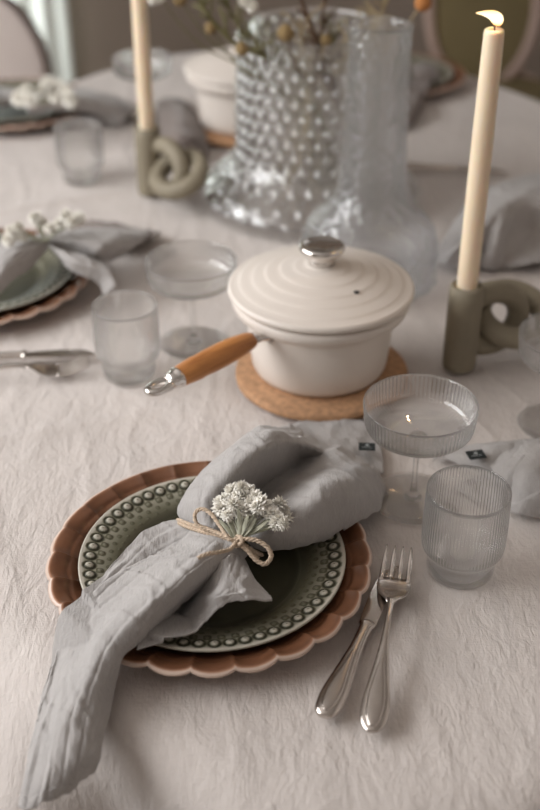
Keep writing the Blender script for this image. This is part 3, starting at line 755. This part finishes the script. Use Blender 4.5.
def make_candle(label, loc, H, lean=0):
    t = thing('taper_candle', label, 'candle', loc)
    mb = MB(); mb.lathe([(.001, 0), (.0110, .0), (.0113, .005), (.0111, H * .5), (.0102, H * .9), (.0098, H - .004), (.0092, H - .001), (.0075, H), (.003, H - .0015), (.0005, H - .002)], 48); mb.build('wax', M_WAX, t)
    mb = MB(); mb.tube([(0, 0, H - .003), (0, 0, H + .003), (-.001, 0, H + .006)], .0007, 8); mb.build('wick', M_WICK, t)
    return t
HC = (.2135, 1.092)
ho = make_holder('sage ceramic knot candle holder at the right carrying the lit candle', (HC[0], HC[1], 0.0025), radians(12))
HT = .383 - .0025 - .0915
cd = make_candle('lit cream taper candle in the right knot holder', (HC[0], HC[1], .0915), HT - .003)
FM = emit('candle_flame', [(0.0, (1.0, .32, .06)), (0.25, (1.0, .72, .36)), (0.6, (1.0, .86, .58)), (1.0, (1.0, .62, .25))], 3.2)
mb = MB(); fl = []; fr_ = []
for i in range(25):
    u = i / 24; fl.append(Vector((.0015 - .0205 * u ** 1.7 + .010 * u * (1 - u), 0, .001 + .0150 * u ** .75 - .004 * u ** 3))); fr_.append(.0001 + .0062 * (sin(pi * min(1, (u * .95 + .04) ** .62))) ** .8 * (1 - .3 * u))
mb.tube(fl, fr_, 20); fo = mb.build('flame', FM, cd); fo.location = (0, 0, HT - .0005); fo['label'] = 'small orange flame blown to the left'
# fitted so flame top sits where the wick is
plight = bpy.data.lights.new('candle_light', 'POINT'); plight.energy = .35; plight.color = (1, .62, .3); plight.shadow_soft_size = .006
pl = bpy.data.objects.new('candle_light', plight); link(pl, cd); pl.location = (-.003, 0, HT + .03)
LC = (-.180, 1.60)
dup(ho, 'blurred sage knot candle holder at the left carrying the unlit candle', (LC[0], LC[1], .0025), radians(-62))
dup(cd, 'blurred cream taper candle in the left knot holder, its top out of frame', (LC[0], LC[1], .0915))
for o in bpy.data.objects:   # the left candle is not burning as far as the photo shows
    if o.parent and o.parent.name.startswith('taper_candle.') and (o.name.startswith('flame') or o.name.startswith('candle_light')):
        bpy.data.objects.remove(o)

# ------------------------------------------------------------------ vases
VA = (.060, 1.585); VB = (.127, 1.322)
t = thing('hobnail_vase', 'large clear hobnail glass vase with flared foot, holding dried stems', 'vase', (VA[0], VA[1], .002))
n = 44 * 10; rows = []
prof = []
zt = .252
for i in range(170):
    u = i / 169; z = zt * u
    r = .108 - .006 * u
    r = r + (.054) * (1 - smoothstep(.012, .088, z)) ** 1.6
    prof.append((r, z))
NH = 30; dzh = .0185
def hob(r, z, th):
    row = round(z / dzh); dz_ = z - row * dzh; off = .5 * (row % 2); sp = 2 * pi / NH
    a = (th / sp - off) % 1.0; a = (a if a < .5 else a - 1) * sp * r
    d = hypot(a, dz_) / .0090
    return .0058 * math.sqrt(max(0, 1 - d * d)) if .012 < z < zt - .010 else 0
for (r, z) in prof: rows.append([Vector(((r + hob(r, z, 2 * pi * j / n)) * cos(2 * pi * j / n), (r + hob(r, z, 2 * pi * j / n)) * sin(2 * pi * j / n), z + .001)) for j in range(n)])
for (r, z) in [(r - .0045, z) for r, z in prof[::-4] if z > .008]: rows.append([Vector((r * cos(2 * pi * j / n), r * sin(2 * pi * j / n), z + .001)) for j in range(n)])
rows.append([Vector((.01 * cos(2 * pi * j / n), .01 * sin(2 * pi * j / n), .008)) for j in range(n)])
mb = MB(); mb.grid(rows, True, False, True); mb.build('glass_body', G_HOB, t)
t = thing('rippled_vase', 'rippled glass vase with straight neck and bell base, behind the saucepan at right', 'vase', (VB[0], VB[1], .002))
prof = [(.080, .0005), (.090, .003), (.086, .010), (.088, .030), (.087, .052), (.080, .074), (.063, .092), (.049, .108), (.043, .126), (.040, .17), (.0385, .23), (.0365, .29), (.037, .322)]
pv = spline([Vector((a, b, 0)) for a, b in prof], 120)
rows = []
nn = 240
for v in pv: rows.append([Vector(((v.x + .0013 * sin(th * 17) * sin(v.y * 330)) * cos(th), (v.x + .0013 * sin(th * 17) * sin(v.y * 330)) * sin(th), v.y)) for th in [2 * pi * j / nn for j in range(nn)]])
for v in pv[::-3]:
    if v.y > .006: rows.append([Vector(((v.x - .004) * cos(th), (v.x - .004) * sin(th), v.y)) for th in [2 * pi * j / nn for j in range(nn)]])
rows.append([Vector((.008 * cos(th), .008 * sin(th), .006)) for th in [2 * pi * j / nn for j in range(nn)]])
mb = MB(); mb.grid(rows, True, True, True); mb.build('glass_body', G_ICE, t)

# ------------------------------------------------------------------ dried stems in the hobnail vase
random.seed(11)
def at_y(px, py, Y):
    u = (px - 270) / FOC; v = -(py - 405) / FOC; dy = cos(PITCH) + v * sin(PITCH); t_ = Y / dy
    return Vector((u * t_, Y, CAM_H + (-sin(PITCH) + v * cos(PITCH)) * t_))
def dried(name, label, tip, foot, mat, rad, buds=(), budmat=None, budr=.006, side=0, white=False, droop=.0, straight=False):
    b = Vector(foot); t = thing(name, label, 'dried flower', b)
    tip = Vector(tip) - b; mid = Vector((tip.x * .35, tip.y * .35, tip.z * .55))
    if straight: mid = tip * .4 + Vector((.004, 0, 0))
    sp = spline([Vector((0, 0, 0)), mid, tip * .78 + Vector((0, 0, droop)), tip], 40)
    mb = MB(); mb.tube(sp, [rad * (1 - .45 * i / 40) for i in range(41)], 8)
    ends = []
    for k in range(side):
        i = random.randint(16, 36); d = Vector((random.uniform(-1, 1), random.uniform(-1, 1), random.uniform(.4, 1.2))).normalized() * random.uniform(.02, .05)
        q = sp[i] + d; mb.tube(spline([sp[i], sp[i] + d * .5 + Vector((0, 0, .003)), q], 6), rad * .45, 6); ends.append(q)
    mb.build('stem', mat, t)
    def bud(p, r):
        m2 = MB(); pr = [(r * sin(pi * q / 14) * (1 if q < 9 else .96), r * -cos(pi * q / 14)) for q in range(15)]
        m2.lathe([(a + .00005, c_) for a, c_ in pr], 20, fr=lambda rr, z, th, k: (rr * (1 + .07 * sin(th * 9)), z)); o = m2.build('bud', budmat, t); o.location = p
    for q in buds: bud(Vector(q) - b, budr)
    if budmat and not buds:
        bud(sp[-1], budr)
        for q in ends[:4]: bud(q, budr * .6)
    if white:
        for k in range(7):
            o = bpy.data.objects.new('flower_head', FLO[k % 3]); link(o, t); o.location = sp[-1] + Vector((random.uniform(-.008, .008), random.uniform(-.008, .008), random.uniform(-.006, .006))); o.scale = (1.2,) * 3
    return t
vf = lambda a, r: (VA[0] + r * cos(a), VA[1] + r * sin(a), .018)
Yv = 1.50
dried('dried_billy_button', 'dried stem with ochre bud leaning furthest left over the vase rim, above the far saucepan', at_y(211, 28, 1.50), vf(5.6, .05), M_STEMG, .0016, (), M_BUD, .0084)
dried('dried_billy_button', 'dried stem with an ochre bud hanging just below the left vase rim', at_y(242, 49, 1.44), vf(5.9, .06), M_STEMG, .0014, (), M_BUD, .0088)
dried('dried_billy_button', 'dried stem with the largest brown bud, above the front of the vase rim', at_y(286, 33, 1.45), vf(.4, .04), M_STEMB, .0016, (), M_BUD, .0112)
dried('dried_billy_button', 'dried stem with brown bud at the very top edge near the far candle', at_y(180, -1, 1.50), vf(5.8, .03), M_STEMG, .0015, (), M_BUD, .0095)
dried('dried_billy_button', 'dried stem with a small tan bud right of the largest bud', at_y(326, 40, 1.47), vf(2.8, .05), M_STRAW, .0013, (), M_BUD, .0075)
dried('dried_thistle', 'dried stem with an orange bud at the top right of the vase', at_y(423, 3, 1.50), vf(3.4, .07), M_STRAW, .0015, (), M_BUDO, .0110)
dried('white_statice', 'stem of white flowers left of centre at the top edge above the vase', at_y(249, 4, 1.48), vf(1.5, .05), M_STEMG, .0013, white=True)
dried('white_statice', 'stem of white flowers at the top edge beside the far candle', at_y(158, -6, 1.50), vf(5.2, .05), M_STEMG, .0013, white=True)
dried('brown_twig', 'reddish brown twig crossing inside the vase from left top to right bottom', at_y(297, -14, 1.52), (VA[0] + .085, VA[1] - .06, .018), M_STEMB, .0048, side=12, straight=True)
dried('brown_twig', 'upright grey brown twig rising behind the reddish twig', at_y(325, -16, 1.56), vf(4.6, .02), M_STEMB, .0034, side=14)
dried('dried_grass', 'straw coloured grass stalks leaning right over the vase rim', at_y(392, -10, 1.55), vf(3.9, .05), M_STRAW, .0030, side=22)
dried('dried_grass', 'second straw coloured stalk leaning right, lower, with fine side sprays', at_y(378, 14, 1.50), vf(3.6, .04), M_STRAW, .0026, side=24)
dried('green_sprig', 'olive green leafy stem leaning left above the far saucepan', at_y(190, -12, 1.46), vf(6.0, .06), M_STEMG, .0036, side=22)
dried('green_sprig', 'olive green stem leaning left close to the vase rim', at_y(222, -4, 1.53), vf(.3, .05), M_STEMG, .0032, side=20)
dried('dried_filler', 'bundle of fine greenish brown stalks in the middle of the vase', at_y(300, 18, 1.50), vf(4.7, .06), M_STRAW, .0018, side=20)
dried('dried_filler', 'bundle of fine pale stalks right of the twigs in the vase', at_y(340, 20, 1.54), vf(2.0, .06), M_STEMG, .0018, side=20)

# ------------------------------------------------------------------ other napkins
flat = lambda x, y: .0035 + max(0, cloth_h(x, y))
LF = plate_floor(-.366, 1.292)
napkin('linen_napkin', 'grey brown linen napkin with flowers on the left green plate', (-.36, 1.30, .02), [
 ([[(-40,262,.05),(-30,275,.045),(-20,290,.04),(-10,300,.035)], [(-10,250,.055),(-4,258,.07),(4,268,.068),(12,282,.045)], [(18,240,.055),(24,246,.068),(30,252,.066),(36,262,.05)], [(40,236,.06),(44,238,.066),(47,242,.066),(50,246,.06)],
   ], 14, 12),
 ([[(40,236,.058),(44,240,.064),(48,243,.062),(50,247,.056)], [(62,232,.055),(68,240,.070),(76,248,.060),(76,256,.045)], [(92,230,.040),(98,238,.066),(102,250,.062),(96,262,.035)], [(122,230,.020),(128,236,.048),(126,248,.046),(112,260,.020)], [(146,232,.006),(148,236,.016),(140,244,.018),(126,254,.008)]], 12, 12),
 ([[(44,243,.060),(48,246,.064),(52,249,.058)], [(62,252,.056),(68,258,.066),(66,268,.050)], [(84,256,.050),(90,264,.060),(82,276,.044)], [(102,262,.038),(108,272,.050),(98,284,.032)], [(114,272,.028),(117,286,.036),(104,297,.020)]], 12, 12),
 ], floor=LF, amp=.003)
sb = gp(46, 242, .072)
hp = [gp(x, y, .085 + .006 * sin(i * 2)) for i, (x, y) in enumerate([(12,232),(18,228),(22,236),(8,240),(36,218),(42,222),(66,216),(72,222),(60,224),(78,218),(50,228)])]
sprig('blurred sprig of white flowers tied on the left napkin', sb, hp, sb, [[sb, gp(30, 236, .08), gp(18, 232, .08)], [sb, gp(56, 232, .084), gp(72, 226, .084)], [sb, gp(40, 230, .084), gp(36, 224, .09)]], 1.15)
# napkin of the left seat lying behind, brown cloth
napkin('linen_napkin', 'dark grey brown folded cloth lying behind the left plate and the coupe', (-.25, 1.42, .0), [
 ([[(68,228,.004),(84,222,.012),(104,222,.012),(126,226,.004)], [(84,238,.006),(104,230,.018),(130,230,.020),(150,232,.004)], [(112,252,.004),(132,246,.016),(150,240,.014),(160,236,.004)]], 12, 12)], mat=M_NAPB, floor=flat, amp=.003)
napkin('linen_napkin', 'grey linen napkin with a black label cut by the right edge near the tumbler', (.27, .90, .0), [
 ([[(432,462,.003),(440,458,.005),(452,462,.006),(470,470,.006),(490,480,.004)], [(440,452,.004),(462,449,.009),(484,458,.012),(506,470,.010),(520,484,.004)], [(470,446,.005),(490,444,.010),(510,446,.014),(530,456,.010),(548,470,.004)], [(500,443,.005),(520,440,.008),(540,440,.008),(560,444,.006),(575,450,.004)]], 12, 12),
 ([[(500,470,.008),(508,486,.010),(508,502,.008),(506,514,.003)], [(514,454,.026),(518,478,.036),(522,502,.020),(526,518,.003)], [(528,444,.030),(536,466,.046),(544,496,.030),(552,520,.003)], [(548,438,.020),(560,460,.044),(572,490,.030),(585,520,.003)]], 14, 14),
 ([[(488,462,.006),(500,480,.020),(512,500,.010)], [(505,452,.014),(520,462,.036),(530,478,.020)], [(525,440,.006),(540,446,.030),(555,452,.010)]], 12, 12),
 ], floor=flat, amp=.0022, tag_=(476, 455, .019, .0175, .0135, radians(12)))
napkin('linen_napkin', 'crumpled grey linen napkin behind the lit candle at the right edge', (.32, 1.50, .0), [
 ([[(434,256,.003),(440,262,.010),(452,268,.006),(462,272,.003)], [(448,232,.010),(462,240,.050),(476,252,.030),(482,268,.003)], [(470,200,.030),(486,216,.070),(500,240,.040),(506,268,.004)], [(496,186,.040),(514,200,.075),(530,232,.030),(536,262,.020)], [(524,176,.030),(540,190,.070),(560,220,.050),(570,258,.004)], [(560,170,.01),(575,190,.04),(590,220,.04),(600,250,.004)]], 12, 12),
 ([[(476,196,.035),(484,222,.055),(486,246,.040),(480,268,.006)], [(494,190,.060),(502,214,.072),(500,240,.050),(496,270,.004)], [(512,184,.064),(520,206,.060),(512,232,.030),(508,262,.004)]], 12, 12),
 ], floor=flat, amp=.003)
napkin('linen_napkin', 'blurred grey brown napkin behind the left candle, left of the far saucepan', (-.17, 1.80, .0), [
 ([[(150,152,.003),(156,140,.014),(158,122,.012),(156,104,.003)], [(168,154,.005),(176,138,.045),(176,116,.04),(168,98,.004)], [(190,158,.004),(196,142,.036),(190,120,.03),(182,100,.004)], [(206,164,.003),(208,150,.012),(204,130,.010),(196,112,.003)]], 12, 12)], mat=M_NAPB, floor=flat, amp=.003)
F2 = plate_floor(-.50, 1.985)
napkin('linen_napkin', 'blurred grey napkin of the far left place setting, fanning right from the flowers', (-.40, 1.95, .02), [
 ([[(20,100,.03),(26,108,.05),(30,116,.03)], [(48,92,.04),(54,100,.07),(56,110,.04)], [(80,90,.03),(88,100,.055),(84,112,.03)], [(108,94,.012),(114,106,.034),(104,120,.012)], [(130,104,.004),(128,116,.014),(116,126,.004)]], 12, 12),
 ([[(20,104,.03),(-10,110,.05),(-30,118,.03)], [(18,96,.045),(-12,98,.06),(-34,104,.04)], [(16,88,.03),(-14,88,.04),(-36,90,.02)]], 12, 12)], floor=F2, amp=.003)
sb = gp(40, 104, .07)
hp = [gp(x, y, .085) for (x, y) in [(48,84),(54,90),(60,86),(66,92),(44,92),(56,98),(70,100),(26,92),(30,100),(20,98)]]
sprig('blurred white flowers on the far left napkin below the bright curtain', sb, hp, sb, [[sb, gp(55, 94, .08), gp(64, 90, .08)], [sb, gp(30, 98, .08), gp(24, 96, .08)]], 1.7)
F3 = plate_floor(.235, 2.155)
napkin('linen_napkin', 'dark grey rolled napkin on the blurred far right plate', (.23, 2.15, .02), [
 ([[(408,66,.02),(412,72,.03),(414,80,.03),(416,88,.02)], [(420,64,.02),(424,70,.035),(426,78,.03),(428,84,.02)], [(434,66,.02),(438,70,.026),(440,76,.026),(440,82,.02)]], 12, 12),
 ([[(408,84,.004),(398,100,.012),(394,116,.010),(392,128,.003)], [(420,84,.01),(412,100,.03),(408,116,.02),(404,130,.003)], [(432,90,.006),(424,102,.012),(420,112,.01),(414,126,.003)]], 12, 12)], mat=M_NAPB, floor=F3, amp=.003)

# ------------------------------------------------------------------ oval-back chairs
def make_chair(label, loc, rz, wood_m, pad_m, rx=.2, rzz=.235, tube=.016, cz=.73):
    t = thing('dining_chair', label, 'chair', (loc[0], loc[1], -TZ), rz)
    # faces +y locally towards the table ; back at -y side
    ring = [(rx * cos(a), -.20 - .10 * (rzz * sin(a)) / rzz * .5, cz + rzz * sin(a)) for a in [2 * pi * k / 72 for k in range(72)]]
    mb = MB(); mb.tube(ring, tube, 16, closed=True, up=(0, 1, 0)); mb.build('back_frame', wood_m, t)
    rows = []
    for i in range(12):
        f = max(.01, i / 11); rows.append([Vector(((rx - .005) * f * cos(a), -.205 - .05 * f * sin(a) + .012 * (1 - f * f), cz + (rzz - .005) * f * sin(a))) for a in [2 * pi * k / 48 for k in range(48)]])
    rows2 = [[v + Vector((0, -.024 * (1 - (i / 11) ** 2) - .004, 0)) for v in r] for i, r in enumerate(rows)][::-1]
    mb = MB(); mb.grid(rows + rows2, True, True, True); mb.build('backrest', pad_m, t)
    for s_ in (-1, 1):
        mb = MB(); mb.tube(spline([(s_ * .09, -.19, cz - rzz + .02), (s_ * .13, -.19, .47), (s_ * .17, -.18, .40), (s_ * .19, -.24, 0)], 24), .016, 12); mb.build('leg', wood_m, t)
        mb = MB(); mb.tube([(s_ * .19, .20, .42), (s_ * .19, .20, .2), (s_ * .185, .205, 0)], [.02, .016, .012], 12); mb.build('leg', wood_m, t)
    mb = MB(); rows = []
    for z, f in ((.40, .97), (.42, 1.0), (.45, 1.0), (.468, .97), (.478, .85), (.482, .5), (.483, .02)):
        rows.append([Vector((.225 * f * (abs(cos(a)) ** .7) * (1 if cos(a) > 0 else -1), .225 * f * (abs(sin(a)) ** .7) * (1 if sin(a) > 0 else -1), z)) for a in [2 * pi * k / 64 for k in range(64)]])
    mb.grid(rows, True, True, True); mb.build('seat', pad_m, t)
    return t
make_chair('oval backed wooden chair with olive upholstery behind the lit candle flame', (.575, 2.93), radians(180), M_CHAIRW, M_CHAIRP, rx=.145, rzz=.21, tube=.014, cz=.66)
make_chair('pale pink upholstered chair with thin dark curved frame at the top left corner', (-.575, 2.45), radians(211), M_CHAIRD, M_CHAIRL, rx=.17, rzz=.20, tube=.008, cz=.62)

# ------------------------------------------------------------------ groups of repeated kinds
GROUPS = {'charger_plate': 'scalloped charger plates of the place settings', 'dinner_plate': 'beaded green dinner plates of the place settings',
          'linen_napkin': 'linen napkins around the table', 'flower_sprig': 'white flower sprigs tied to napkins', 'coupe_glass': 'ribbed coupe glasses on the table',
          'tumbler_glass': 'ribbed tumblers on the table', 'knife': 'silver knives on the table', 'fork': 'silver forks on the table', 'saucepan': 'cream saucepans on cork trivets',
          'cork_trivet': 'cork trivets under the saucepans', 'candle_holder': 'knot candle holders', 'taper_candle': 'cream taper candles', 'dining_chair': 'oval backed chairs around the table',
          'dried_billy_button': 'budded dried stems in the vase', 'white_statice': 'white flower stems in the vase', 'brown_twig': 'brown twigs in the vase',
          'dried_grass': 'straw stalks in the vase', 'green_sprig': 'olive green stems in the vase', 'dried_filler': 'fine stalk bundles in the vase'}
for o in bpy.data.objects:
    if o.parent is None and 'label' in o and o.name.split('.')[0] in GROUPS: o['group'] = GROUPS[o.name.split('.')[0]]
